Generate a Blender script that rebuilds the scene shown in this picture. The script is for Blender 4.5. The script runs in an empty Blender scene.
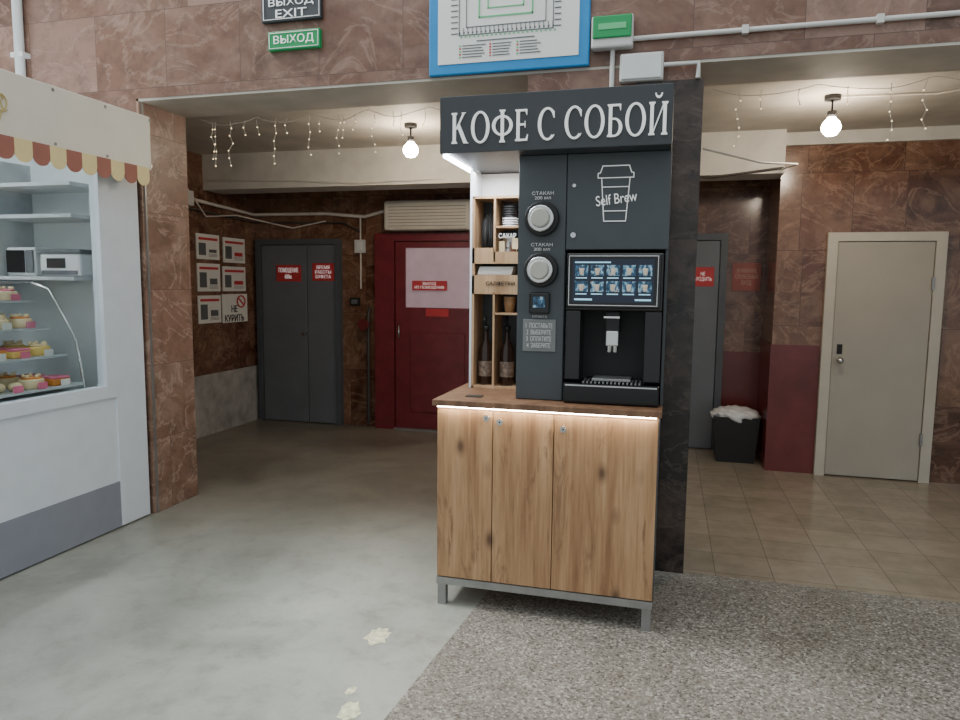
import bpy, bmesh, math, random
from mathutils import Vector, Matrix
random.seed(7)
C = bpy.context.scene.collection

# ------------------------------------------------------------ materials
def lin(c):
    out=[]
    for v in c[:3]:
        v=v/255.0
        out.append(v/12.92 if v<=0.04045 else ((v+0.055)/1.055)**2.4)
    return (out[0],out[1],out[2],1.0)
def sc(c,k): return (min(c[0]*k,1),min(c[1]*k,1),min(c[2]*k,1),1)
class NT:
    def __init__(s,name):
        s.m=bpy.data.materials.new(name); s.m.use_nodes=True
        s.n=s.m.node_tree.nodes; s.l=s.m.node_tree.links
        s.b=s.n['Principled BSDF']
        g=s.n.new('ShaderNodeNewGeometry'); s.pos=g.outputs['Position']
    def mapping(s,scale,src=None):
        m=s.n.new('ShaderNodeMapping'); m.inputs['Scale'].default_value=scale
        s.l.new(src or s.pos,m.inputs['Vector']); return m.outputs['Vector']
    def noise(s,vec,scale,detail=4,rough=.55,dist=0):
        t=s.n.new('ShaderNodeTexNoise'); t.inputs['Scale'].default_value=scale
        t.inputs['Detail'].default_value=detail; t.inputs['Roughness'].default_value=rough
        t.inputs['Distortion'].default_value=dist
        s.l.new(vec,t.inputs['Vector']); return t.outputs['Fac']
    def ramp(s,fac,stops):
        r=s.n.new('ShaderNodeValToRGB'); e=r.color_ramp.elements
        e[0].position=stops[0][0]; e[0].color=stops[0][1]
        e[1].position=stops[-1][0]; e[1].color=stops[-1][1]
        for p,c in stops[1:-1]:
            x=e.new(p); x.color=c
        s.l.new(fac,r.inputs['Fac']); return r.outputs['Color']
    def mix(s,a,b,fac,mode='MIX'):
        m=s.n.new('ShaderNodeMix'); m.data_type='RGBA'; m.blend_type=mode
        for sock,v in ((m.inputs[0],fac),(m.inputs[6],a),(m.inputs[7],b)):
            if hasattr(v,'is_output'): s.l.new(v,sock)
            else: sock.default_value=v
        return m.outputs[2]
    def bump(s,fac,strength,dist=.01):
        b=s.n.new('ShaderNodeBump'); b.inputs['Strength'].default_value=strength
        b.inputs['Distance'].default_value=dist
        s.l.new(fac,b.inputs['Height']); s.l.new(b.outputs['Normal'],s.b.inputs['Normal'])
    def flat_uv(s):
        sep=s.n.new('ShaderNodeSeparateXYZ'); s.l.new(s.pos,sep.inputs[0])
        a=s.n.new('ShaderNodeMath'); a.operation='ADD'
        s.l.new(sep.outputs[0],a.inputs[0]); s.l.new(sep.outputs[1],a.inputs[1])
        c=s.n.new('ShaderNodeCombineXYZ'); s.l.new(a.outputs[0],c.inputs[0]); s.l.new(sep.outputs[2],c.inputs[1])
        return c.outputs[0]
    def col(s,c): s.l.new(c,s.b.inputs['Base Color'])
    def set(s,**k):
        for a,v in k.items(): s.b.inputs[a.replace('_',' ')].default_value=v

def M(name,c,rough=.5,metal=0.0,var=.10,scale=9,emit=0,ecol=None,bump=0):
    t=NT(name); c=lin(c)
    f=t.noise(t.pos,scale)
    t.col(t.ramp(f,[(.3,sc(c,1-var)),(.7,sc(c,1+var))]))
    t.set(Roughness=rough,Metallic=metal)
    if emit:
        t.b.inputs['Emission Color'].default_value=lin(ecol) if ecol else c
        t.b.inputs['Emission Strength'].default_value=emit
    if bump: t.bump(f,bump)
    return t.m

def marble(name,cols,c3,mortar,w=.62,h=.42,rough=.45,off=.5,dirt=.5,vein=(200,176,160),vk=.5,shift=0):
    t=NT(name); uv=t.flat_uv()
    b=t.n.new('ShaderNodeTexBrick'); t.l.new(uv,b.inputs['Vector'])
    b.offset=off; b.offset_frequency=2; b.squash=.55; b.squash_frequency=3; b.inputs['Scale'].default_value=1
    b.inputs['Brick Width'].default_value=w; b.inputs['Row Height'].default_value=h
    b.inputs['Mortar Size'].default_value=.002; b.inputs['Mortar Smooth'].default_value=.3
    b.inputs['Bias'].default_value=0
    b.inputs['Color1'].default_value=(0,0,0,1); b.inputs['Color2'].default_value=(1,1,1,1); b.inputs['Mortar'].default_value=(.5,.5,.5,1)
    off3=t.n.new('ShaderNodeVectorMath'); off3.operation='SCALE'; t.l.new(b.outputs['Color'],off3.inputs[0]); off3.inputs['Scale'].default_value=6
    addv=t.n.new('ShaderNodeVectorMath'); addv.operation='ADD'; t.l.new(t.pos,addv.inputs[0]); t.l.new(off3.outputs[0],addv.inputs[1])
    P=addv.outputs[0]
    n=len(cols)
    base=t.ramp(b.outputs['Color'],[(.12+.76*i/(n-1),lin(c)) for i,c in enumerate(cols)])
    n1=t.noise(t.mapping((1,1,1.5),P),2.2,8,.68,.8)
    mx=t.mix(base,lin(c3),t.ramp(n1,[(.44,(0,0,0,1)),(.66,(.85,.85,.85,1))]))
    nv=t.noise(t.mapping((1,1,1.4),P),1.8,6,.6,1.5)
    rv=t.ramp(nv,[(.470,(0,0,0,1)),(.495,(vk,vk,vk,1)),(.52,(0,0,0,1))])
    mx=t.mix(mx,lin(vein),rv)
    n2=t.noise(P,9,9,.75)
    r2=t.ramp(n2,[(.3,(1-dirt,1-dirt,1-dirt,1)),(.52,(1,1,1,1)),(.75,(1,.98,.96,1))])
    mx=t.mix(mx,r2,1.0,'MULTIPLY')
    t.col(t.mix(mx,lin(mortar),b.outputs['Fac']))
    t.set(Roughness=rough); t.bump(n2,.06,.003)
    return t.m

m_wall=marble('marble_pink',[(94,68,56),(122,90,74),(108,76,62),(142,112,98)],(140,112,98),(84,66,58),w=.95,h=.46,dirt=.40,rough=.35,vein=(166,140,126),vk=.4)
m_lobby=marble('marble_brown',[(86,56,42),(114,80,62),(98,64,50),(128,94,74)],(138,106,86),(62,46,38),w=.7,h=.62,dirt=.5,rough=.2,vein=(178,144,120),vk=.35)
m_jamb=marble('marble_jamb',[(128,98,82),(148,116,100),(136,104,88)],(164,138,122),(98,78,68),w=.9,h=.5,dirt=.42)
m_pillar=marble('marble_dark',[(46,37,34),(34,28,27),(54,44,40)],(88,72,64),(24,21,21),w=1.6,h=.9,dirt=.85,rough=.25,vein=(110,98,90),vk=.3)

def m_concrete(name):
    t=NT(name)
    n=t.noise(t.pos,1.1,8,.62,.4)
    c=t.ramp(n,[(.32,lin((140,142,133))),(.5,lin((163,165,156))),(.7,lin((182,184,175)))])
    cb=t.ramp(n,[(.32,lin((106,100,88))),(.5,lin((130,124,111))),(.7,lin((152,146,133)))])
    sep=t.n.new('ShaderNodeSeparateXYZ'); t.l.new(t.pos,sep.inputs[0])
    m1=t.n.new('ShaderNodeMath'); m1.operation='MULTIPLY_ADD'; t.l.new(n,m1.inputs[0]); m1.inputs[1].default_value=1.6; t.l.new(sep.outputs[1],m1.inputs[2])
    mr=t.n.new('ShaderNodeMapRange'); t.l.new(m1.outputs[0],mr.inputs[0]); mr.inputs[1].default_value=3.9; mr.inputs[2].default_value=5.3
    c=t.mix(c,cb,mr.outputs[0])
    n2=t.noise(t.pos,6,10,.78,.3); r=t.ramp(n2,[(.36,(.76,.75,.72,1)),(.50,(1,1,1,1))])
    c=t.mix(c,r,.75,'MULTIPLY')
    n3=t.noise(t.mapping((1,1,1)),1.7,9,.68,.2)
    c=t.mix(c,t.ramp(n3,[(.36,(.80,.80,.78,1)),(.48,(1,1,1,1))]),.8,'MULTIPLY')
    t.col(c); t.l.new(t.ramp(n2,[(.3,(.28,.28,.28,1)),(.7,(.42,.42,.42,1))]),t.b.inputs['Roughness'])
    t.bump(n2,.03,.003); return t.m
def m_terrazzo():
    t=NT('floor_terrazzo')
    v=t.n.new('ShaderNodeTexVoronoi'); v.inputs['Scale'].default_value=112; t.l.new(t.pos,v.inputs['Vector'])
    sep=t.n.new('ShaderNodeSeparateColor'); t.l.new(v.outputs['Color'],sep.inputs[0])
    c=t.ramp(sep.outputs[0],[(0,lin((88,82,76))),(.2,lin((122,117,109))),(.6,lin((142,137,128))),(.85,lin((158,153,144))),(1,lin((190,186,177)))])
    n=t.noise(t.pos,2.0,8,.7); r=t.ramp(n,[(.3,(.70,.69,.67,1)),(.62,(1,1,1,1))])
    t.col(t.mix(c,r,1,'MULTIPLY')); t.set(Roughness=.38); return t.m
def m_tiles():
    t=NT('floor_tiles')
    b=t.n.new('ShaderNodeTexBrick'); t.l.new(t.pos,b.inputs['Vector']); b.offset=0
    b.inputs['Scale'].default_value=1; b.inputs['Brick Width'].default_value=.3; b.inputs['Row Height'].default_value=.3
    b.inputs['Mortar Size'].default_value=.0025
    b.inputs['Color1'].default_value=lin((166,154,136)); b.inputs['Color2'].default_value=lin((154,143,125)); b.inputs['Mortar'].default_value=lin((124,113,98))
    n=t.noise(t.pos,4,7,.7); r=t.ramp(n,[(.3,(.74,.73,.69,1)),(.6,(1,1,1,1))])
    t.col(t.mix(b.outputs['Color'],r,1,'MULTIPLY')); t.set(Roughness=.22); return t.m
def wood(name,a,b_,c_,knots=True):
    t=NT(name)
    n=t.noise(t.mapping((9,9,.7)),1.6,8,.65)
    n2=t.noise(t.mapping((60,60,2.2)),1.5,4,.6)
    c=t.ramp(n,[(.32,lin(a)),(.5,lin(b_)),(.7,lin(c_))])
    r=t.ramp(n2,[(.35,(.76,.72,.68,1)),(.6,(1,1,1,1))])
    c=t.mix(c,r,.85,'MULTIPLY')
    if knots:
        k=t.noise(t.mapping((8,8,1.5)),1.2,5,.7,.9)
        c=t.mix(c,lin((106,74,50)),t.ramp(k,[(.555,(0,0,0,1)),(.66,(.75,.75,.75,1))]))
        mp=t.n.new('ShaderNodeMapping'); mp.inputs['Scale'].default_value=(6.5,6.5,3.4); mp.inputs['Location'].default_value=(.3,.42,.2); t.l.new(t.pos,mp.inputs['Vector'])
        v=t.n.new('ShaderNodeTexVoronoi'); v.inputs['Scale'].default_value=1; t.l.new(mp.outputs[0],v.inputs['Vector'])
        c=t.mix(c,lin((78,52,36)),t.ramp(v.outputs['Distance'],[(.05,(.85,.85,.85,1)),(.14,(.3,.3,.3,1)),(.22,(0,0,0,1))]))
    t.col(c); t.set(Roughness=.45); return t.m
m_wood=wood('oak_doors',(146,109,76),(176,138,101),(196,161,123))
m_woodtop=wood('oak_top',(98,68,48),(122,90,66),(144,110,84),False)
m_shelfwood=wood('shelf_wood',(166,132,98),(192,158,122),(210,178,142),False)
m_anthr=M('anthracite',(62,68,72),.42,var=.05)
m_anthr2=M('anthracite_sign',(52,56,60),.5,var=.05)
m_black=M('black_gloss',(12,12,14),.15,var=.05)
m_blackm=M('black_matte',(24,24,26),.6)
m_white=M('white_paint',(215,218,218),.5,var=.04)
m_ceil=M('ceiling_paint',(188,182,171),.7,var=.16,scale=3)
m_beam=M('beam_paint',(204,201,193),.6,var=.12,scale=4)
m_text=M('white_letters',(235,235,235),.5,var=.02,emit=.3)
m_label=M('label_print',(215,215,215),.5,var=.02)
m_led=M('led_strip',(255,255,255),.5,emit=30,ecol=(240,246,255))
m_ledw=M('led_warm',(255,244,226),.5,emit=42,ecol=(255,242,220))
m_chrome=M('chrome',(205,205,205),.2,1.0,var=.05)
m_steel=M('steel_frame',(150,150,148),.4,.6,var=.15)
m_red=M('red_paint',(116,44,50),.32,var=.14)
m_redd=M('red_wainscot',(106,46,46),.25,var=.2,scale=5)
m_redsign=M('red_sign',(194,58,62),.5,var=.05)
m_greydoor=M('grey_door',(106,110,116),.38,var=.08,scale=4)
m_greydoor2=M('grey_door_frame',(84,88,94),.4,var=.08)
m_beige=M('beige_door',(174,168,156),.5,var=.05,scale=3)
m_beige2=M('beige_frame',(196,190,177),.5,var=.05)
m_frost=M('frosted_glass',(186,164,175),.35,var=.16,scale=4,emit=.15,ecol=(232,198,211))  # faint emission stands in for daylight behind the door glazing
m_greywain=M('grey_wainscot',(166,164,160),.6,var=.3,scale=6)
m_kick=M('kick_grey',(138,143,154),.5,var=.04)
m_stall=M('stall_white',(218,226,234),.4,var=.03)
m_stallin=M('stall_inside',(226,231,231),.5,var=.03)
m_cream=M('cream_fascia',(224,219,204),.5,var=.05,scale=3)
m_maroon=M('awning_maroon',(160,104,90),.7,var=.08)
m_yel=M('awning_cream',(232,212,156),.7,var=.05)
m_blue=M('board_blue',(28,132,196),.4,var=.04)
m_paper=M('paper_white',(228,228,224),.6,var=.03)
m_green=M('sign_green',(20,140,80),.4,var=.04,emit=.1)
m_pgreen=M('plan_green',(96,190,130),.5,var=.04)
m_pgrey=M('print_grey',(96,100,104),.6)
m_bulb=M('bulb_glow',(255,240,206),.3,emit=200,ecol=(255,236,210))
m_fairy=M('fairy_glow',(255,230,190),.3,emit=3.0,ecol=(255,226,180))
m_wire=M('wire',(206,200,190),.5)
m_wired=M('wire_dark',(60,54,50),.5)
m_pvc=M('pvc_white',(206,206,202),.4,var=.04)
m_bag=M('plastic_bag',(225,225,225),.4,var=.06,bump=.4,scale=30)
m_bin=M('bin_black',(28,26,28),.4)
m_acbody=M('ac_beige',(206,200,188),.5,var=.05)
m_acdark=M('ac_slots',(124,116,104),.6)
m_patch=M('worn_paint',(222,218,184),.6,var=.3,scale=40)
m_cake=[M('cake_orange',(222,140,60),.5),M('cake_pink',(226,120,150),.5),M('cake_cream',(236,214,170),.5),M('cake_choco',(110,66,44),.5),M('cake_yellow',(232,196,110),.5)]
def glass(name,tint=(248,251,251),k=.04):
    t=NT(name); tr=t.n.new('ShaderNodeBsdfTransparent'); tr.inputs[0].default_value=lin(tint)
    gl=t.n.new('ShaderNodeBsdfGlossy'); gl.inputs['Roughness'].default_value=.03
    mx=t.n.new('ShaderNodeMixShader'); mx.inputs[0].default_value=k
    t.l.new(tr.outputs[0],mx.inputs[1]); t.l.new(gl.outputs[0],mx.inputs[2])
    t.l.new(mx.outputs[0],t.n['Material Output'].inputs['Surface']); return t.m
m_glass=glass('clear_glass')
def lcd():
    t=NT('lcd_picture')
    n=t.noise(t.mapping((60,60,40)),1.0,3,.6)
    c=t.ramp(n,[(.3,lin((8,14,26))),(.5,lin((36,74,100))),(.6,lin((130,166,184))),(.68,lin((120,80,54)))])
    t.col(c); t.l.new(c,t.b.inputs['Emission Color']); t.b.inputs['Emission Strength'].default_value=.6
    t.set(Roughness=.2); return t.m
m_lcd=lcd()
m_lcddark=M('lcd_dark',(14,24,38),.15,emit=.4,ecol=(14,30,52))

# ------------------------------------------------------------ builders
def G(name,loc=(0,0,0)):
    e=bpy.data.objects.new(name,None); e.empty_display_size=.1; e.location=loc; C.objects.link(e); return e
def link(o,parent,mat):
    C.objects.link(o)
    if mat is not None:
        for m in (mat if isinstance(mat,list) else [mat]): o.data.materials.append(m)
    if parent is not None:
        o.parent=parent; o.matrix_parent_inverse=Matrix.Translation(-Vector(parent.location))
    return o
def box(name,x0,x1,y0,y1,z0,z1,mat,parent=None,bev=0):
    me=bpy.data.meshes.new(name); bm=bmesh.new(); bmesh.ops.create_cube(bm,size=1)
    for v in bm.verts: v.co=Vector((v.co.x*(x1-x0),v.co.y*(y1-y0),v.co.z*(z1-z0)))
    if bev: bmesh.ops.bevel(bm,geom=bm.edges[:],offset=bev,segments=2,affect='EDGES',profile=.5)
    bm.to_mesh(me); bm.free()
    o=bpy.data.objects.new(name,me); o.location=((x0+x1)/2,(y0+y1)/2,(z0+z1)/2)
    return link(o,parent,mat)
def boxes(name,lst,mat,parent=None):
    me=bpy.data.meshes.new(name); bm=bmesh.new()
    for b in lst:
        x0,x1,y0,y1,z0,z1=b[:6]; mi=b[6] if len(b)>6 else 0
        r=bmesh.ops.create_cube(bm,size=1)
        for v in r['verts']:
            v.co=Vector(((x0+x1)/2+v.co.x*(x1-x0),(y0+y1)/2+v.co.y*(y1-y0),(z0+z1)/2+v.co.z*(z1-z0)))
        for f in {f for v in r['verts'] for f in v.link_faces}: f.material_index=mi
    bm.to_mesh(me); bm.free()
    return link(bpy.data.objects.new(name,me),parent,mat)
def cyl(name,p0,p1,r,mat,parent=None,r2=None,seg=28,bev=0):
    p0=Vector(p0);p1=Vector(p1);d=p1-p0
    me=bpy.data.meshes.new(name); bm=bmesh.new()
    bmesh.ops.create_cone(bm,cap_ends=True,segments=seg,radius1=r,radius2=r if r2 is None else r2,depth=d.length)
    if bev:
        ed=[e for e in bm.edges if len(e.link_faces)==2 and any(len(f.verts)>4 for f in e.link_faces)]
        bmesh.ops.bevel(bm,geom=ed,offset=bev,segments=3,affect='EDGES',profile=.5)
    q=d.to_track_quat('Z','Y').to_matrix().to_4x4()
    bmesh.ops.transform(bm,matrix=q,verts=bm.verts[:])
    for f in bm.faces: f.smooth=len(f.verts)==4
    bm.to_mesh(me); bm.free()
    o=bpy.data.objects.new(name,me); o.location=(p0+p1)/2
    return link(o,parent,mat)
def sph(name,c,r,mat,parent=None,s=(1,1,1)):
    me=bpy.data.meshes.new(name); bm=bmesh.new(); bmesh.ops.create_uvsphere(bm,u_segments=24,v_segments=14,radius=r)
    for v in bm.verts: v.co=Vector((v.co.x*s[0],v.co.y*s[1],v.co.z*s[2]))
    for f in bm.faces: f.smooth=True
    bm.to_mesh(me); bm.free(); o=bpy.data.objects.new(name,me); o.location=c
    return link(o,parent,mat)
def lathe(name,prof,c,mat,parent=None,seg=28):
    me=bpy.data.meshes.new(name); bm=bmesh.new(); rings=[]
    for r,z in prof:
        rings.append([bm.verts.new((max(r,.0004)*math.cos(2*math.pi*i/seg),max(r,.0004)*math.sin(2*math.pi*i/seg),z)) for i in range(seg)])
    for a,b in zip(rings,rings[1:]):
        for i in range(seg):
            f=bm.faces.new((a[i],a[(i+1)%seg],b[(i+1)%seg],b[i])); f.smooth=True
    bm.to_mesh(me); bm.free(); o=bpy.data.objects.new(name,me); o.location=c
    return link(o,parent,mat)
def tube(name,lines,r,mat,parent=None,cyclic=False):
    cu=bpy.data.curves.new(name,'CURVE'); cu.dimensions='3D'; cu.bevel_depth=r; cu.bevel_resolution=2
    for pts in lines:
        s=cu.splines.new('POLY'); s.points.add(len(pts)-1)
        for p,q in zip(s.points,pts): p.co=(*q,1)
        s.use_cyclic_u=cyclic
    return link(bpy.data.objects.new(name,cu),parent,mat)
def text(name,s,c,w,h,mat,parent=None,rot='F',ext=.0015,bold=0):
    cu=bpy.data.curves.new(name,'FONT'); cu.body=s; cu.size=.1; cu.extrude=.004; cu.offset=bold
    cu.align_x='CENTER'; cu.align_y='CENTER'
    o=bpy.data.objects.new(name,cu); C.objects.link(o); bpy.context.view_layer.update()
    d=o.dimensions.copy(); o.data.materials.append(mat)
    bb=[Vector(b) for b in o.bound_box]; ctr=sum(bb,Vector())/8
    sx=w/max(d.x,1e-4); sy=h/max(d.y,1e-4) if h else sx
    R={'F':Matrix.Rotation(math.pi/2,4,'X'),'X':Matrix.Rotation(math.pi/2,4,'Z')@Matrix.Rotation(math.pi/2,4,'X')}[rot]
    S=Matrix.Diagonal((sx,sy,ext/.004,1))
    mw=Matrix.Translation(Vector(c))@R@S@Matrix.Translation(-ctr)
    if parent is not None:
        o.parent=parent; o.matrix_parent_inverse=Matrix.Translation(-Vector(parent.location))
    o.matrix_basis=mw
    return o

def glyph(ch):
    P=[]; T=.155; t=.062
    def stem(x,y0=0,y1=1):
        a=x-T/2; b=x+T/2; e=.065
        P.append([(a-e,y0),(b+e,y0),(b+e,y0+.03),(b,y0+.09),(b,y1-.09),(b+e,y1-.03),(b+e,y1),(a-e,y1),(a-e,y1-.03),(a,y1-.09),(a,y0+.09),(a-e,y0+.03)])
    def arc(cx,cy,rx,ry,ix,iy,a0,a1,n=40):
        for i in range(n):
            u=math.radians(a0+(a1-a0)*i/n); v=math.radians(a0+(a1-a0)*(i+1)/n)
            P.append([(cx+rx*math.cos(u),cy+ry*math.sin(u)),(cx+rx*math.cos(v),cy+ry*math.sin(v)),(cx+ix*math.cos(v),cy+iy*math.sin(v)),(cx+ix*math.cos(u),cy+iy*math.sin(u))])
    def bar(x0,x1,y,w=t): P.append([(x0,y),(x1,y),(x1,y+w),(x0,y+w)])
    if ch=='К':
        stem(.14); P.append([(.20,.46),(.27,.46),(.66,.96),(.74,1),(.50,1),(.56,.96)]); P.append([(.28,.56),(.40,.66),(.78,.06),(.88,0),(.62,0)]); return P,.88
    if ch=='О': arc(.47,.5,.47,.52,.31,.455,0,360); return P,.94
    if ch=='Ф': stem(.52,-.02,1.02); arc(.52,.52,.52,.33,.36,.265,0,360); return P,1.04
    if ch=='Е':
        stem(.14); bar(.14,.58,1-t); bar(.14,.50,.49); bar(.14,.60,0)
        P.append([(.58,1),(.58,.82),(.55,.82),(.50,1-t)]); P.append([(.60,0),(.64,.20),(.60,.20),(.52,t)]); P.append([(.50,.42),(.50,.63),(.47,.63),(.47,.42)]); return P,.64
    if ch=='С':
        arc(.47,.5,.47,.52,.31,.455,48,312)
        P.append([(.78,.89),(.80,.89),(.80,.68),(.77,.68),(.68,.84)]); P.append([(.78,.11),(.80,.17),(.68,.10),(.70,.05)]); return P,.82
    if ch=='Б':
        stem(.14); bar(.14,.62,1-t); P.append([(.62,1),(.62,.80),(.59,.80),(.54,1-t)])
        arc(.32,.29,.38,.29,.22,.235,-90,90); bar(.14,.32,0,.055); bar(.14,.32,.525,.055); return P,.70
    if ch=='Й':
        stem(.14); stem(.72); P.append([(.20,.12),(.20,.02),(.66,.88),(.66,.98)]); arc(.43,1.27,.17,.16,.11,.09,180,360,16); return P,.86
    return P,.30
def sign_letters(name,s,x0,x1,ybase,z0,h,mat,parent):
    x=0; polys=[]
    for ch in s:
        P,w=glyph(ch)
        for p in P: polys.append([(x+a,b) for a,b in p])
        x+=w+(.13 if ch!=' ' else .05)
    tot=x-.13; k=(x1-x0)/tot
    me=bpy.data.meshes.new(name); bm=bmesh.new()
    for p in polys:
        ar=sum(p[i][0]*p[(i+1)%len(p)][1]-p[(i+1)%len(p)][0]*p[i][1] for i in range(len(p)))
        if ar<0: p=p[::-1]
        f=bm.faces.new([bm.verts.new((x0+a*k,ybase,z0+b*h)) for a,b in p])
        r=bmesh.ops.extrude_face_region(bm,geom=[f])
        for v in [g for g in r['geom'] if isinstance(g,bmesh.types.BMVert)]: v.co.y-=.007
    bmesh.ops.recalc_face_normals(bm,faces=bm.faces[:])
    bm.to_mesh(me); bm.free(); link(bpy.data.objects.new(name,me),parent,mat)

# ------------------------------------------------------------ shell
WY=3.85
me=bpy.data.meshes.new('floor'); bm=bmesh.new()
def quad(pts,mi):
    f=bm.faces.new([bm.verts.new((*p,0)) for p in pts]); f.material_index=mi
quad([(-8,-4),(-1.45,-4),(-.79,WY),(-8,WY)],0); quad([(-1.45,-4),(6,-4),(6,WY),(-.79,WY)],1)
quad([(-4.6,WY),(-.3,WY),(-.3,7.05),(-4.6,7.05)],0); quad([(-.3,WY),(5,WY),(5,7.05),(-.3,7.05)],2)
bm.to_mesh(me); bm.free()
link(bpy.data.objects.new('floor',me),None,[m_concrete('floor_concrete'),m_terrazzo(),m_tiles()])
boxes('wall_front',[(-8,-3.3,WY,4.3,0,4.2,0),(-3.3,4.2,WY,4.3,2.70,4.2,0),(4.2,6,WY,4.3,0,4.2,0)],[m_wall])
box('wall_jamb_facing',-3.3,-3.285,WY,4.3,0,2.685,m_jamb)
box('pillar',-.78,.10,WY+.001,4.3,0,2.685,m_wall)
box('pillar_cladding',-.20,.13,WY-.02,4.29,0,2.60,m_pillar)
box('ceiling_soffit',-3.285,4.2,WY+.004,4.3,2.685,2.70,m_ceil)
box('wall_back',-4.6,1.0,7.0,7.15,0,2.80,m_lobby)
box('wall_left',-4.65,-4.5,4.3,7.0,0,2.80,m_lobby)
box('wall_alcove',.85,4.6,6.3,7.0,0,2.80,m_lobby)
box('wall_right',4.5,4.65,4.3,6.3,0,2.80,m_lobby)
box('ceiling',-4.65,4.65,4.3,7.15,2.80,2.9,m_ceil)
box('ceiling_beam',-4.5,.85,6.12,6.45,2.46,2.80,m_beam)
box('trim_1',.84,4.5,6.26,6.3,2.70,2.80,m_beam)
box('trim_2',-4.5,-4.488,4.35,6.98,0,.62,m_greywain)
boxes('trim_3',[(.85,1.22,6.29,6.3,0,1.08),(.84,.85,6.29,7.0,0,1.08)],[m_redd])
box('trim_4',.52,.84,6.99,7.0,0,.95,m_redd)
box('trim_5',-3.285,-3.277,WY+.02,WY+.035,0,2.685,m_steel)
def patch(name,cx,cy,s):
    me=bpy.data.meshes.new(name); bm=bmesh.new()
    vs=[]
    for i in range(22):
        a=2*math.pi*i/22; r=s*random.uniform(.6,1.0); vs.append(bm.verts.new((cx+r*math.cos(a)*.8,cy+r*math.sin(a)*1.1,.002)))
    bm.faces.new(vs); bm.to_mesh(me); bm.free(); link(bpy.data.objects.new(name,me),None,m_patch)
patch('floor_paint_mark',-1.19,2.74,.085); patch('floor_paint_mark.001',-1.07,2.2,.065); patch('floor_paint_mark.002',-1.12,2.32,.03)

# ------------------------------------------------------------ doors
d=G('door_1',(-3.94,6.97,0))
boxes('frame',[(-4.45,-4.39,6.93,7,0,2.03),(-3.49,-3.43,6.93,7,0,2.03),(-4.39,-3.49,6.93,7,1.97,2.03)],[m_greydoor2],d)
box('leaf_left',-4.385,-3.835,6.95,6.99,.01,1.965,m_greydoor,d,.004)
box('leaf_right',-3.825,-3.495,6.95,6.99,.01,1.965,m_greydoor,d,.004)
cyl('handle',(-3.86,6.90,1.0),(-3.86,6.95,1.0),.018,m_chrome,d)
box('sign_left',-4.20,-3.90,6.942,6.95,1.57,1.75,m_redsign,d); text('sign_text','ПОМЕЩЕНИЕ\n600м.',(-4.05,6.94,1.66),.24,.12,m_text,d)
box('sign_right',-3.76,-3.5,6.942,6.95,1.58,1.77,m_redsign,d); text('sign_text2','ВРЕМЯ\nРАБОТЫ\nБУФЕТА',(-3.63,6.94,1.675),.19,.14,m_text,d)

d=G('door_2',(-2.4,6.96,0))
boxes('frame',[(-3.02,-2.80,6.92,7,0,2.08),(-2.80,-1.7,6.92,7,2.0,2.08),(-1.82,-1.7,6.92,7,0,2.0)],[m_red],d)
boxes('leaf',[(-2.79,-2.68,6.94,6.98,.01,1.99),(-1.95,-1.83,6.94,6.98,.01,1.99),(-2.68,-1.95,6.94,6.98,.01,1.31),(-2.68,-1.95,6.94,6.98,1.93,1.99)],[m_red],d)
box('glazing',-2.68,-1.95,6.96,6.97,1.31,1.93,m_frost,d)
box('raised_panel',-2.62,-2.02,6.925,6.94,.2,1.05,m_red,d,.006)
box('notice',-2.60,-2.22,6.93,6.94,1.49,1.59,m_redsign,d); text('notice_text','ВЫХОД\nИЗ ПОМЕЩЕНИЯ',(-2.41,6.928,1.54),.32,.075,m_text,d)
box('notice_low',-2.45,-2.2,6.93,6.94,1.22,1.30,m_redsign,d)
cyl('handle',(-2.74,6.9,.98),(-2.74,6.9,1.12),.012,m_chrome,d)
box('threshold',-2.80,-1.82,6.90,7,0,.02,m_steel,d)

d=G('door_3',(.2,6.96,0))
boxes('frame',[(-.42,-.36,6.93,7,0,2.05),(.45,.51,6.93,7,0,2.05),(-.36,.45,6.93,7,1.99,2.05)],[m_greydoor2],d)
box('leaf',-.355,.445,6.95,6.99,.01,1.985,m_greydoor,d,.004)
box('sign',.20,.40,6.942,6.95,1.56,1.74,m_redsign,d); text('sign_text','НЕ\nВХОДИТЬ',(.30,6.94,1.65),.16,.09,m_text,d)
cyl('handle',(-.30,6.90,1.0),(-.30,6.95,1.0),.018,m_chrome,d)

d=G('door_4',(1.65,6.27,0))
boxes('frame',[(1.225,1.30,6.25,6.3,0,2.0),(2.0,2.075,6.25,6.3,0,2.0),(1.30,2.0,6.25,6.3,1.93,2.0)],[m_beige2],d)
box('leaf',1.305,1.995,6.262,6.298,.01,1.925,m_beige,d,.004)
cyl('knob_stem',(1.36,6.23,.97),(1.36,6.262,.97),.012,m_chrome,d); sph('knob',(1.36,6.215,.97),.028,m_chrome,d)
box('lock_plate',1.34,1.38,6.258,6.262,1.02,1.1,m_blackm,d)
boxes('hinges',[(1.985,2.005,6.24,6.262,.3,.4),(1.985,2.005,6.24,6.262,1.55,1.65)],[m_steel],d)

d=G('wall_notice',(.69,6.98,1.65)); box('plate',.565,.815,6.985,7.0,1.52,1.78,M('faded_red_notice',(148,80,70),.4,var=.2),d); text('txt','ВНИМАНИЕ\nСЛУЖЕБНЫЙ\nВХОД',(.69,6.983,1.65),.2,.16,M('faded_print',(186,152,140),.5),d)

d=G('air_curtain',(-2.4,6.9,2.2))
box('body',-2.86,-1.92,6.78,7,2.10,2.40,m_acbody,d,.03)
boxes('louvres',[(-2.80,-1.98,6.772,6.785,2.14+i*.032,2.145+i*.032) for i in range(7)],[m_acdark],d)

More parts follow.
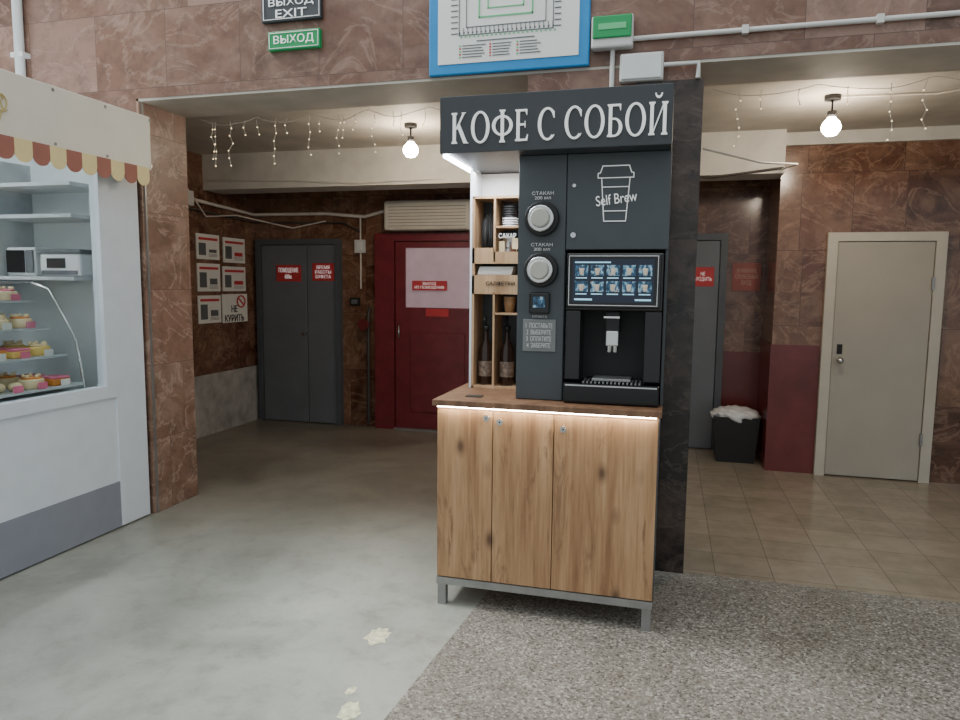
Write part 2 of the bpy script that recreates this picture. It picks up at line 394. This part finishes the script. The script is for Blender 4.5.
d=G('notice_posters',(-4.48,6.4,1.6))
X=-4.482
P=[(5.97,6.33,1.78,2.03),(6.40,6.78,1.76,2.02),(5.97,6.33,1.46,1.74),(6.38,6.78,1.46,1.72),(5.97,6.33,1.14,1.42),(6.36,6.80,1.13,1.43)]
for i,(a,b,z0,z1) in enumerate(P):
    box('sheet_%d'%i,X-.012,X,a,b,z0,z1,m_paper,d)
    if i<5:
        boxes('print_%d'%i,[(X,X+.002,a+.03,b-.03,z1-.06,z1-.035,0),(X,X+.002,a+.03,a+.14,z0+.04,z1-.09,1),(X,X+.002,a+.19,b-.05,z0+.07,z1-.15,0 if i%2 else 1)]+[(X,X+.002,a+.18,b-.04,z0+.03+q*.012,z0+.034+q*.012,1) for q in range(3)],[m_redsign,m_pgrey],d)
text('no_smoking','НЕ\nКУРИТЬ',(X+.003,6.56,1.225),.34,.17,m_blackm,d,'X',bold=.001)
tube('no_smoking_ring',[[(X+.004,6.68+.07*math.cos(t*math.pi/12),1.35+.06*math.sin(t*math.pi/12)) for t in range(24)]],.008,m_redsign,d,True)
tube('no_smoking_bar',[[(X+.004,6.63,1.39),(X+.004,6.73,1.31)]],.008,m_redsign,d)

d=G('electrical_conduits',(-3.5,6.9,2.2))
tube('cable_wall',[[(-4.47,4.5,2.42),(-4.47,5.6,2.36),(-4.47,6.95,2.30),(-3.6,6.97,2.30),(-3.15,6.97,2.26),(-2.9,6.97,2.32)]],.018,m_wire,d)
tube('cable_low',[[(-4.47,4.5,2.30),(-4.47,6.95,2.22),(-3.4,6.97,2.20),(-3.2,6.97,2.1)]],.01,m_wired,d)
tube('cable_loose',[[(-4.47,4.6,2.55),(-4.46,5.2,2.40),(-4.45,5.8,2.45),(-4.46,6.1,2.2),(-4.46,6.6,2.26),(-4.0,6.96,2.15),(-3.6,6.96,2.22)]],.008,m_wire,d)
tube('cable_vertical',[[(-3.2,6.97,2.26),(-3.2,6.97,2.0),(-3.2,6.97,1.5)]],.010,m_wire,d)
tube('cable_ceiling',[[(-2.0,6.11,2.5),(-2.9,6.11,2.48),(-3.5,6.11,2.52),(-4.45,6.11,2.55)]],.007,m_wire,d)
tube('cable_right',[[(-.4,6.11,2.50),(.3,6.11,2.44),(.84,6.11,2.50)]],.010,m_wired,d)
tube('cable_right_loose',[[(.16,4.36,2.35),(.5,4.6,2.30),(.8,5.2,2.38),(.83,6.2,2.5),(.84,6.25,2.65)],[(.981,5.14,2.79),(1.6,5.2,2.79),(2.4,4.6,2.79)]],.006,m_wire,d)
box('junction_box',-4.5,-4.44,5.75,5.9,2.28,2.42,m_pvc,d,.005)
d=G('light_switch',(-3.21,6.98,1.9)); box('plate',-3.27,-3.15,6.96,7,1.88,2.02,m_pvc,d,.006); box('rocker',-3.235,-3.185,6.95,6.96,1.91,1.99,m_white,d,.004)
d=G('wall_socket',(-3.27,6.98,1.35)); box('plate',-3.33,-3.22,6.965,7,1.32,1.40,m_blackm,d,.006); box('cover',-3.31,-3.24,6.955,6.965,1.335,1.385,m_pgrey,d,.003)
d=G('fire_valve',(-3.12,6.9,1.1)); tube('pipe',[[(-3.1,6.97,1.3),(-3.1,6.93,1.2),(-3.1,6.93,.05)]],.02,m_wired,d); cyl('wheel',(-3.13,6.86,1.12),(-3.13,6.89,1.12),.06,m_redd,d,seg=16); cyl('stem',(-3.13,6.89,1.12),(-3.1,6.95,1.12),.015,m_wired,d)

def bulb(name,x,y,z):
    d=G(name,(x,y,z))
    cyl('rose',(x,y,2.77),(x,y,2.80),.05,m_blackm,d)
    cyl('rod',(x,y,z+.09),(x,y,2.78),.006,m_blackm,d)
    cyl('cap',(x,y,z+.06),(x,y,z+.10),.028,m_blackm,d)
    lathe('bulb_glass',[(0,-.06),(.033,-.052),(.055,-.022),(.06,.0),(.05,.028),(.028,.052),(.02,.066)],(x,y,z),m_bulb,d)
bulb('ceiling_bulb',-2.0,5.30,2.60); bulb('ceiling_bulb.001',.981,5.14,2.60)

def garland(name,x0,x1,y,n,zt,mb):
    d=G(name,(x0,y,zt)); lines=[]; bul=[]; main=[]; N=40
    for i in range(N+1):
        t=i/N; main.append((x0+(x1-x0)*t,y+.02*math.sin(i),zt+.02-.05*abs(math.sin(t*math.pi*5))))
    lines.append(main)
    for i in range(n):
        t=(i+.5)/n; x=x0+(x1-x0)*t+random.uniform(-.05,.05); L=random.choice([.1,.18,.26,.34])
        z0=zt; pts=[(x,y,z0)]; k=int(L/.05)
        for j in range(1,k+1):
            pts.append((x+random.uniform(-.018,.018),y+random.uniform(-.01,.01),z0-j*.05)); bul.append(pts[-1])
        lines.append(pts)
    tube('wire',lines,.002,m_wire,d)
    me=bpy.data.meshes.new('mini_bulbs'); bm=bmesh.new()
    for p in bul:
        bmesh.ops.create_icosphere(bm,subdivisions=1,radius=.0045,matrix=Matrix.Translation(p))
    bm.to_mesh(me); bm.free(); link(bpy.data.objects.new('mini_bulbs',me),d,mb)
garland('string_lights',-3.2,-1.1,4.36,20,2.66,m_fairy); garland('string_lights.001',.2,3.0,4.36,14,2.66,m_fairy)

# ------------------------------------------------------------ bin
d=G('trash_bin',(.62,6.6,0))
me=bpy.data.meshes.new('body'); bm=bmesh.new()
b0=[(-.16,-.13),(.16,-.13),(.16,.13),(-.16,.13)]
lv=[(0,1),(.41,1.2),(.41,1.14),(.02,.95)]
rg=[[bm.verts.new((.62+x*k,6.62+y*k,z)) for x,y in b0] for z,k in lv]
for a,b in zip(rg,rg[1:]):
    for i in range(4): bm.faces.new((a[i],a[(i+1)%4],b[(i+1)%4],b[i]))
bm.faces.new(rg[0]); bm.faces.new(rg[-1]); bm.to_mesh(me); bm.free(); link(bpy.data.objects.new('body',me),d,m_bin)
me=bpy.data.meshes.new('bag'); bm=bmesh.new(); bmesh.ops.create_icosphere(bm,subdivisions=4,radius=1)
for v in bm.verts:
    n=1+.14*math.sin(v.co.x*9+v.co.z*5)*math.cos(v.co.y*11); v.co=Vector((.62+v.co.x*.205*n,6.62+v.co.y*.17*n,.41+v.co.z*.075*n))
for f in bm.faces: f.smooth=True
bm.to_mesh(me); bm.free(); link(bpy.data.objects.new('bag',me),d,m_bag)

# ------------------------------------------------------------ front wall signs
d=G('exit_sign',(-2.18,WY-.02,3.1))
box('panel',-2.375,-1.99,WY-.03,WY,3.07,3.29,m_anthr2,d,.004); text('ru','ВЫХОД',(-2.18,WY-.032,3.172),.29,.05,m_text,d); text('en','EXIT',(-2.18,WY-.032,3.112),.2,.045,m_text,d)
tube('border',[[(-2.36,WY-.032,3.083),(-2.0,WY-.032,3.083),(-2.0,WY-.032,3.275),(-2.36,WY-.032,3.275)]],.003,m_text,d,True)
d=G('exit_sign.001',(-2.16,WY-.02,2.95))
box('panel',-2.335,-2.0,WY-.03,WY,2.91,3.015,m_green,d,.003); text('ru','ВЫХОД',(-2.167,WY-.032,2.963),.26,.055,m_text,d)
tube('border',[[(-2.325,WY-.032,2.92),(-2.01,WY-.032,2.92),(-2.01,WY-.032,3.005),(-2.325,WY-.032,3.005)]],.0025,m_text,d,True)

d=G('floor_plan_board',(-.89,WY-.02,2.7))
box('blue_backing',-1.335,-.45,WY-.03,WY,2.70,3.45,m_blue,d,.008)
box('white_sheet',-1.28,-.505,WY-.034,WY-.03,2.755,3.40,m_paper,d,.0015)
yy=(WY-.037,WY-.034)
L=[]
def rectline(x0,x1,z0,z1,w,mi):
    L.extend([(x0,x1,*yy,z0,z0+w,mi),(x0,x1,*yy,z1-w,z1,mi),(x0,x0+w,*yy,z0,z1,mi),(x1-w,x1,*yy,z0,z1,mi)])
rectline(-1.16,-.64,2.90,3.25,.004,0); rectline(-1.12,-.68,2.94,3.22,.004,0); rectline(-1.05,-.75,2.985,3.18,.008,1); rectline(-1.0,-.80,3.03,3.14,.006,1)
for i in range(22):
    x=-1.16+i*.0245
    L.append((x,x+.003,*yy,2.904,2.94,0)); L.append((x+.008,x+.018,*yy,2.89,2.896,1))
    L.append((x,x+.008,*yy,2.91,2.918,0))
for i in range(10):
    L.append((-1.205,-1.165,*yy,2.91+i*.03,2.915+i*.03,0)); L.append((-.635,-.60,*yy,2.91+i*.03,2.915+i*.03,0))
for i in range(5):
    for kk,(a,b) in enumerate(((-1.14,-1.0),(-.97,-.86),(-.82,-.7))):
        L.append((a,b-random.uniform(0,.03),*yy,2.785+i*.015,2.789+i*.015,0))
        L.append((a-.018,a-.008,*yy,2.783+i*.015,2.791+i*.015,(i+kk)%2+1 if kk!=1 else 2))
L.append((-1.06,-.74,*yy,2.865,2.870,0))
boxes('plan_print',L,[m_pgrey,m_pgreen,m_redsign],d)

d=G('emergency_sounder',(-.33,WY-.05,2.85))
box('case',-.437,-.226,WY-.07,WY,2.77,2.93,m_pvc,d,.01); box('green_lens',-.43,-.233,WY-.08,WY-.07,2.815,2.925,m_green,d,.006); box('lens_print',-.40,-.26,WY-.083,WY-.08,2.855,2.885,m_pgreen,d,.001)
d=G('junction_box',(-.18,WY-.03,2.66)); box('case',-.29,-.07,WY-.05,WY,2.60,2.74,m_pvc,d,.01)
box('lid',-.28,-.08,WY-.056,WY-.05,2.61,2.73,m_white,d,.004)
d=G('wall_conduit',(1,WY-.02,2.8))
tube('run_right',[[(-.226,WY-.016,2.82),(4.1,WY-.016,2.82)]],.013,m_pvc,d)
tube('run_down',[[(-.33,WY-.016,2.77),(-.33,WY-.016,2.45)]],.013,m_pvc,d)
tube('run_side',[[(-.07,WY-.034,2.675),(.10,WY-.034,2.675),(.10,WY-.034,2.60)]],.012,m_pvc,d)
boxes('clips',[(.3+i*.6,.33+i*.6,WY-.034,WY,2.80,2.84) for i in range(6)],[m_pvc],d)
d=G('wall_pipe',(-4.16,WY-.03,3)); cyl('pipe',(-4.16,WY-.035,2.6),(-4.16,WY-.035,4.2),.03,m_pvc,d); box('bracket',-4.21,-4.11,WY-.06,WY,3.0,3.03,m_pvc,d)

# ------------------------------------------------------------ bakery stall
SX=-3.3
d=G('bakery_stall',(-4,2.5,0))
boxes('kick_panel',[(SX-.04,SX+.006,.9,3.57,0.01,.30)],[m_kick],d)
boxes('lower_panel',[(SX-.04,SX,.9,3.57,.30,.84)],[m_stall],d)
box('corner_panel',SX-.06,SX+.008,3.57,3.82,.01,2.56,m_stall,d,.003)
boxes('window_frame',[(SX-.05,SX+.015,.9,3.57,.84,.915),(SX-.05,SX+.015,3.49,3.57,.915,2.3),(SX-.05,SX+.015,.9,3.57,2.22,2.3),(SX-.05,SX+.015,1.9,1.96,.915,2.22)],[m_stall],d)
boxes('window_pane',[(SX-.02,SX-.014,.95,3.49,.915,2.22)],[m_glass],d)
box('back_panel',-4.85,-4.82,.9,3.82,0.01,2.58,m_stallin,d)
box('end_panel',-4.82,SX-.06,3.79,3.82,0.01,2.56,m_stallin,d)
box('end_panel_near',-4.82,SX-.06,.88,.9,0.01,2.56,m_stallin,d)
box('roof',-4.85,SX+.02,.88,3.82,2.56,2.59,m_stall,d)
box('fascia',SX+.02,-3.195,.85,3.84,2.255,2.58,m_cream,d,.004)
me=bpy.data.meshes.new('awning_valance'); bm=bmesh.new()
y=3.80; i=0; w=.105
while y>.9:
    zt=2.26; zm=2.195; xx=-3.185
    pts=[(y,zt),(y,zm)]+[(y-w/2+w/2*math.cos(math.pi*k/8),zm-.05*math.sin(math.pi*k/8)) for k in range(1,8)]+[(y-w,zm),(y-w,zt)]
    vs=[bm.verts.new((xx,a,b)) for a,b in pts]; f=bm.faces.new(vs); f.material_index=i%2
    y-=w; i+=1
bm.to_mesh(me); bm.free(); o=link(bpy.data.objects.new('awning_valance',me),d,[m_yel,m_maroon])
sm=o.modifiers.new('th','SOLIDIFY'); sm.thickness=.006
boxes('fascia_screws',[(-3.195,-3.192,.95+k*.36,.965+k*.36,z,z+.015) for k in range(9) for z in (2.27,2.55)],[m_steel],d)
sp=[]
for s in (-1,1):
    sp.append([(-3.192,2.66+s*(.02+.004*t)*math.cos(t*.5)*1.6,2.40+(.02+.003*t)*math.sin(t*.5)*1.5) for t in range(22)])
    sp.append([(-3.192,2.80+s*(.012+.003*t)*math.cos(t*.5)*1.2,2.43+(.01+.003*t)*math.sin(t*.5)*1.4) for t in range(12)])
tube('fascia_scrolls',sp,.004,M('gold_print',(196,176,120),.5),d)
m_shelfedge=M('shelf_edge_grey',(186,192,194),.4)
boxes('end_shelves',[(-4.80,-3.46,3.46,3.79,z,z+.022) for z in (1.555,1.93,2.12)]+[(-4.12,-4.10,3.48,3.79,1.577,2.3)],[m_shelfedge],d)
boxes('wall_shelves',[(-4.82,-4.45,1.0,3.4,1.55,1.58),(-4.82,-4.5,1.0,3.4,1.92,1.945),(-4.82,-4.45,2.5,2.52,1.0,2.3)],[m_stallin],d)
m_tube=M('tube_glow',(255,255,255),.5,emit=24,ecol=(248,250,255))
box('tube_light',-4.1,-4.04,1.2,3.3,2.50,2.54,m_tube,d)
box('stall_floor',-4.82,SX-.06,.9,3.79,.01,.03,m_kick,d)

d=G('countertop_appliance',(-3.93,3.65,1.58))
box('body',-4.06,-3.83,3.54,3.77,1.578,1.76,m_white,d,.015); box('door',-4.05,-3.91,3.53,3.54,1.60,1.74,m_black,d,.004); box('panel',-3.90,-3.84,3.53,3.54,1.60,1.74,m_pgrey,d,.004)
d=G('bread_box',(-3.65,3.65,1.58))
box('body',-3.80,-3.49,3.54,3.77,1.578,1.72,m_white,d,.015); box('lid',-3.81,-3.48,3.53,3.78,1.72,1.745,m_pgrey,d,.008); box('label',-3.74,-3.60,3.535,3.54,1.63,1.69,m_blackm,d); box('drawer',-3.78,-3.51,3.532,3.54,1.59,1.615,m_pgrey,d,.002)

d=G('pastry_display_case',(-3.75,2.4,.03))
boxes('base',[(-4.1,SX-.07,1.0,3.44,.03,.90)],[m_stallin],d)
sh=[(.93,-4.1,SX-.09),(1.10,-4.08,-3.50),(1.26,-4.06,-3.62),(1.42,-4.04,-3.72)]
boxes('shelves',[(a,b,1.02,3.42,z,z+.012) for z,a,b in sh],[m_shelfedge],d)
box('rear_doors',-4.12,-4.10,1.0,3.44,.90,1.54,m_stallin,d)
tube('glass_edge',[[(SX-.09,3.43,.90),(-3.44,3.43,1.2),(-3.62,3.43,1.5),(-3.75,3.43,1.54),(-4.08,3.43,1.54)],[(-3.75,1.0,1.54),(-3.75,3.43,1.54)],[(-4.08,1.0,1.54),(-4.08,3.43,1.54)]],.008,m_chrome,d)
me=bpy.data.meshes.new('curved_glass'); bm=bmesh.new()
pr=[(SX-.09,.90),(-3.44,1.2),(-3.62,1.5),(-3.75,1.54)]
a=[bm.verts.new((x,1.0,z)) for x,z in pr]; b=[bm.verts.new((x,3.43,z)) for x,z in pr]
for kk in range(3): bm.faces.new((a[kk],a[kk+1],b[kk+1],b[kk]))
bm.to_mesh(me); bm.free(); link(bpy.data.objects.new('curved_glass',me),d,glass('case_glass',k=.05))
box('case_lamp',-4.0,-3.97,1.1,3.4,1.52,1.535,M('case_glow',(255,250,240),.5,emit=10,ecol=(255,248,236)),d)

d=G('pastry_assortment',(-3.75,2.4,.95))
for z,a,b in sh:
    y=1.75
    while y<3.34:
        kind=random.random(); mt=random.choice([0,0,2,2,3,4,4]); mt=m_cake[mt]; m2=random.choice(m_cake)
        if z>1.3 and kind>.6: y+=.155; continue
        for x in ([b-.09] if z>1.3 else [b-.09,b-.27]):
            zz=z+.012
            if kind<.4:
                cyl('cake',(x,y,zz),(x,y,zz+.055),.065,mt,d,bev=.01); cyl('icing',(x,y,zz+.055),(x,y,zz+.066),.05,m2,d,bev=.004)
                for kk in range(5): sph('cream_dot',(x+.04*math.cos(kk*1.256),y+.04*math.sin(kk*1.256),zz+.072),.011,m_cake[2],d)
            elif kind<.75:
                box('slab_cake',x-.06,x+.06,y-.06,y+.06,zz,zz+.04,mt,d,.008); box('slab_top',x-.057,x+.057,y-.057,y+.057,zz+.04,zz+.052,m2,d,.004)
            else:
                for kk in (-.035,.035): sph('bun',(x+kk*.6,y+kk,zz+.025),.036,mt,d,(1,1,.7))
        box('price_tag',b-.012,b-.008,y-.03,y+.03,z+.012,z+.05,m_cake[1] if random.random()<.5 else m_paper,d)
        y+=.155

# ------------------------------------------------------------ coffee kiosk
X0,X1=-1.042,-.022
k=G('coffee_kiosk',(-.53,3.4,0))
legs=[]
for x in (X0+.005,X1-.045):
    for y in (3.115,3.66): legs.append((x,x+.04,y,y+.04,0,.105))
boxes('legs',legs,[m_steel],k)
boxes('bottom_frame',[(X0,X1,3.11,3.15,.105,.14),(X0,X1,3.67,3.71,.105,.14),(X0,X0+.04,3.15,3.67,.105,.14),(X1-.04,X1,3.15,3.67,.105,.14)],[m_steel],k)
box('carcass',X0,X1,3.132,3.71,.14,.985,m_wood,k)
box('side_edge',X1,X1+.004,3.112,3.71,.14,.985,m_anthr,k)
dz0,dz1=.145,.965
for i,(a,b) in enumerate(((X0+.002,-.771),(-.767,-.4845),(-.4805,X1-.001))):
    box('cabinet_door_%d'%(i+1),a,b,3.112,3.131,dz0,dz1,m_wood,k,.0012)
for i,(x,z) in enumerate(((-.80,.935),(-.735,.92),(-.44,.905))):
    cyl('lock_%d'%i,(x,3.104,z),(x,3.112,z),.015,m_chrome,k,seg=20); cyl('keyhole_%d'%i,(x,3.102,z),(x,3.104,z),.004,m_blackm,k,seg=10)
box('countertop',X0-.012,X1+.012,3.072,3.73,.987,1.015,m_woodtop,k,.002)
box('led_under_counter',X0+.01,X1-.01,3.084,3.096,.981,.987,m_ledw,k)
box('cable_grommet',-.93,-.85,3.2,3.25,1.015,1.019,m_blackm,k,.001)
U0,UM,U1=-.686,-.462,-.010
boxes('upper_carcass',[(U0,UM-.002,3.24,3.72,1.016,2.14),(UM-.002,U1,3.24,3.72,1.715,2.14),(U1-.012,U1,3.24,3.72,1.016,1.715),(UM-.002,U1-.012,3.70,3.72,1.016,1.715)],[m_anthr],k)
box('narrow_panel',U0,UM-.004,3.22,3.239,1.018,2.14,m_anthr,k,.002)
box('upper_door',UM,U1,3.22,3.239,1.716,2.14,m_anthr,k,.002)
for i,z in enumerate((1.854,1.622)):
    cyl('dispenser_collar_%d'%i,(-.573,3.185,z),(-.573,3.22,z),.079,m_blackm,k,seg=40,bev=.008)
    cyl('dispenser_ring_%d'%i,(-.573,3.165,z),(-.573,3.185,z),.060,m_chrome,k,seg=40,bev=.006)
    cyl('cup_base_%d'%i,(-.573,3.145,z),(-.573,3.165,z),.040,M('cup_paper_%d'%i,(176,174,166),.5),k,r2=.046,seg=40,bev=.004)
    text('cup_label_%d'%i,'СТАКАН\n%d мл'%(200 if i==0 else 300),(-.573,3.217,z+.106),.10,.036,m_label,k)
box('payment_terminal',-.625,-.53,3.195,3.22,1.42,1.52,m_black,k,.008); box('payment_screen',-.605,-.55,3.192,3.195,1.45,1.50,m_lcd,k)
text('payment_label','ОПЛАТА',(-.577,3.217,1.408),.07,.01,m_label,k)
box('instruction_plate',-.655,-.5,3.214,3.22,1.245,1.395,M('instr_plate',(112,115,116),.5),k,.002)
text('instruction_text','1  ПОСТАВЬТЕ\n2  ВЫБЕРИТЕ\n3  ОПЛАТИТЕ\n4  ЗАБЕРИТЕ',(-.5775,3.212,1.32),.125,.115,m_label,k)
cyl('door_lock',(-.43,3.212,1.78),(-.43,3.22,1.78),.012,m_chrome,k)
cyl('door_lock_top',(-.43,3.212,2.0),(-.43,3.22,2.0),.008,m_chrome,k)
cx=-.247; yy=3.216
cup=[[(cx-.062,yy,2.03),(cx-.048,yy,1.84),(cx+.048,yy,1.84),(cx+.062,yy,2.03)],
     [(cx-.078,yy,2.03),(cx+.078,yy,2.03),(cx+.078,yy,2.05),(cx+.068,yy,2.052),(cx+.058,yy,2.082),(cx-.058,yy,2.082),(cx-.068,yy,2.052),(cx-.078,yy,2.05)]]
tube('cup_outline',cup,.003,m_text,k,True)
tube('cup_sleeve_lines',[[(cx-.059,yy,1.99),(cx+.059,yy,1.99)],[(cx-.053,yy,1.885),(cx+.053,yy,1.885)]],.002,m_text,k)
o=text('cup_script','Self Brew',(cx+.005,yy-.002,1.938),.18,.045,m_text,k)
o.matrix_basis=Matrix.Translation((cx,0,1.938))@Matrix.Rotation(math.radians(-7),4,'Y')@Matrix.Translation((-cx,0,-1.938))@o.matrix_basis
S0,S1,SY,SB=-.985,-.688,3.50,3.68
w=.012; xm=-.868
bs=[(S0,S0+w,SY,SB,1.016,2.0),(S1-w,S1,SY,SB,1.016,2.0),(S0,S1,SY,SB,1.988,2.0),(S0,S1,SY,SB,1.016,1.028),
    (xm-.005,xm+.005,SY,SB,1.67,1.988),(xm-.005,xm+.005,SY,SB,1.028,1.515),(S0,S1,SY,SB,1.66,1.672),(S0,S1,SY,SB,1.505,1.517),
    (S0,S1,SY,SY+.01,1.517,1.60),(xm,S1,SY,SB,1.84,1.85),(xm,S1,SY,SY+.01,1.672,1.72),(S0,xm,SY,SY+.01,1.672,1.74),(xm,S1,SY,SB,1.40,1.41)]
boxes('shelf_insert',bs,[m_shelfwood],k)
box('shelf_back',S0,S1,SB,SB+.012,1.016,2.0,m_anthr,k)
box('back_panel',S0-.012,U0-.002,SB+.014,3.715,1.016,2.138,m_white,k)
box('corner_post',S0-.012,S0-.001,SY,SB,1.016,2.138,m_stall,k)
text('napkin_label','САЛФЕТКИ',(-.835,SY-.003,1.56),.15,.022,m_blackm,k); text('sugar_label','САХАР',(-.80,SY-.003,1.80),.09,.025,m_text,k)
box('sign_box',-1.03,-.012,3.10,3.72,2.142,2.39,m_anthr2,k,.003)
sign_letters('sign_letters','КОФЕ С СОБОЙ',-.972,-.032,3.0995,2.182,.134,m_text,k)
box('led_side',-1.02,-.998,3.12,3.66,2.128,2.141,m_led,k)
ld=bpy.data.lights.new('sign_led_light','AREA'); ld.shape='RECTANGLE'; ld.size=.25; ld.size_y=.4; ld.energy=7.0; ld.color=(.93,.97,1)
lo=bpy.data.objects.new('sign_led_light',ld); lo.location=(-.86,3.36,2.125); C.objects.link(lo)

st=G('stirrer_bundle',(-.93,3.58,1.68))
for i in range(14):
    x=-.955+random.uniform(0,.055); y=3.55+random.uniform(0,.07)
    cyl('stick_%d'%i,(x,y,1.673),(x+random.uniform(-.01,.01),y,1.673+random.uniform(.2,.25)),.0035,m_blackm,st,seg=8)
sg=G('sugar_sachets',(-.78,3.58,1.68))
for i in range(22):
    x=-.86+random.uniform(0,.11); z=1.675+random.uniform(0,.09)
    box('sachet_%d'%i,x,x+.03,3.512+i*.007,3.516+i*.007,z,z+.055,random.choice([m_paper,m_paper,m_pgrey,m_cake[2],m_cake[3]]),sg,.001)
cl=G('cup_lid_stack',(-.78,3.6,1.85))
for i in range(9): lathe('lid_%d'%i,[(0,.012),(.03,.012),(.034,.008),(.042,.006),(.044,0)],(-.80,3.57,1.851+i*.012),m_white if i<4 else m_blackm,cl)
nk=G('napkin_stack',(-.86,3.58,1.60))
for i in range(6): box('napkin_%d'%i,-.96+i*.002,-.78+i*.002,3.515,3.66,1.605+i*.007,1.610+i*.007,m_paper,nk,.001)
box('napkin_tray',-.965,-.72,3.512,3.67,1.597,1.603,m_shelfwood,nk)
cs=G('paper_cup_stack',(-.78,3.6,1.41))
for i in range(3): lathe('cup_%d'%i,[(0,0),(.022,0),(.030,.055),(.032,.056)],(-.80,3.57,1.411+i*.012),m_shelfwood,cs)
def bottle(name,x,y,z):
    b=G(name,(x,y,z))
    lathe('glass_body',[(0,0),(.036,0),(.038,.01),(.038,.17),(.033,.2),(.014,.235),(.012,.28),(.013,.285)],(x,y,z),M('bottle_dark',(40,24,18),.15),b)
    lathe('label',[(.0388,.045),(.0388,.125)],(x,y,z),M('bottle_label',(120,104,92),.5,var=.7,scale=60),b)
    cyl('pump_cap',(x,y,z+.283),(x,y,z+.31),.018,m_blackm,b); cyl('pump_rod',(x,y,z+.31),(x,y,z+.36),.005,m_blackm,b,seg=12)
    tube('pump_spout',[[(x,y,z+.358),(x,y-.03,z+.356),(x,y-.045,z+.335)]],.006,m_blackm,b)
bottle('syrup_bottle',-.925,3.57,1.029)
bottle('syrup_bottle.001',-.81,3.57,1.029)

# ------------------------------------------------------------ coffee machine
m=G('coffee_machine',(-.24,3.4,1.016))
A,B=-.455,-.026
box('rear_body',A,B,3.36,3.69,1.017,1.70,m_black,m,.004)
box('head',A,B,3.20,3.36,1.44,1.70,m_black,m,.008)
box('column_left',A,-.385,3.20,3.36,1.12,1.44,m_black,m,.006)
box('column_right',-.10,B,3.20,3.36,1.12,1.44,m_black,m,.006)
box('base',A,B,3.17,3.36,1.017,1.11,m_black,m,.008)
box('base_trim',A+.01,B-.01,3.166,3.171,1.098,1.104,m_chrome,m)
boxes('drip_grid',[(-.37+i*.018,-.362+i*.018,3.2,3.33,1.11,1.116) for i in range(15)],[m_steel],m)
box('niche_back',-.385,-.10,3.352,3.36,1.12,1.44,m_blackm,m)
box('screen_bezel',A+.008,B-.01,3.192,3.20,1.452,1.694,m_black,m,.006)
tube('screen_outline',[[(A+.014,3.19,1.465),(B-.024,3.19,1.465),(B-.024,3.19,1.685),(A+.014,3.19,1.685)]],.0025,m_label,m,True)
box('display',A+.03,B-.04,3.189,3.193,1.478,1.672,m_lcddark,m)
m_cp=M('cup_pic',(200,190,175),.4,emit=.4)
for r in range(2):
    for c in range(5):
        x=A+.042+c*.07; z=1.585-r*.072
        box('drink_tile_%d_%d'%(r,c),x,x+.058,3.1875,3.19,z+.012,z+.06,m_lcd,m,.001)
        lathe('drink_cup_%d_%d'%(r,c),[(0,0),(.008,0),(.012,.028),(.013,.03),(0,.03)],(x+.029,3.188,z+.016),m_cp,m,seg=12)
m_lt=M('lcd_text',(150,200,220),.4,emit=.8)
boxes('menu_bar',[(A+.04,A+.2,3.1875,3.19,1.654,1.660)]+[(A+.045+c*.07,A+.095+c*.07,3.1875,3.19,1.585-r*.072,1.590-r*.072) for r in range(2) for c in range(5)]+[(A+.04,A+.12,3.1875,3.19,1.487,1.495),(B-.12,B-.05,3.1875,3.19,1.487,1.495)],[m_lt],m)
box('brand_strip',-.28,-.21,3.196,3.2,1.408,1.416,m_label,m)
box('spout_block',-.275,-.21,3.22,3.32,1.33,1.44,m_blackm,m,.01)
box('spout_face',-.270,-.215,3.214,3.222,1.28,1.35,m_chrome,m,.006)
for i,x in enumerate((-.256,-.229)): cyl('spout_%d'%i,(x,3.24,1.25),(x,3.24,1.34),.011,m_chrome,m,bev=.003)
box('cup_stand',-.33,-.155,3.22,3.34,1.117,1.13,m_steel,m,.003)

# ------------------------------------------------------------ light
w=bpy.data.worlds.new('World'); bpy.context.scene.world=w; w.use_nodes=True
bg=w.node_tree.nodes['Background']; bg.inputs[0].default_value=(.87,.94,.97,1); bg.inputs[1].default_value=.86
def area(name,loc,target,sx,sy,e,col):
    l=bpy.data.lights.new(name,'AREA'); l.shape='RECTANGLE'; l.size=sx; l.size_y=sy; l.energy=e; l.color=col
    o=bpy.data.objects.new(name,l); o.location=loc
    o.rotation_euler=(Vector(target)-Vector(loc)).to_track_quat('-Z','Y').to_euler(); C.objects.link(o)
area('hall_overhead_fill',(-2.2,.5,6.5),(-2.2,.6,0),6,4,170,(.95,.99,1))  # unseen overhead area lamp, added to brighten the hall
area('hall_side_fill',(-5.2,3.3,6.6),(-1.2,2.6,0),1.6,1.0,420,(.95,.99,1))  # unseen lamp added above the stall to throw the kiosk's shadow rightwards

# ------------------------------------------------------------ camera
th=math.radians(15); p=math.radians(6.1); ro=.010
f=Vector((-math.sin(th)*math.cos(p),math.cos(th)*math.cos(p),-math.sin(p)))
r=Vector((math.cos(th),math.sin(th),0)); u=r.cross(f)
r2=r*math.cos(ro)+u*math.sin(ro); u2=u*math.cos(ro)-r*math.sin(ro)
cd=bpy.data.cameras.new('camera'); cd.sensor_width=36; cd.lens=26.25; cd.clip_start=.05
co=bpy.data.objects.new('camera',cd); C.objects.link(co)
mt=Matrix((( r2.x,u2.x,-f.x,0),(r2.y,u2.y,-f.y,0),(r2.z,u2.z,-f.z,1.55),(0,0,0,1))); co.matrix_world=mt
bpy.context.scene.camera=co
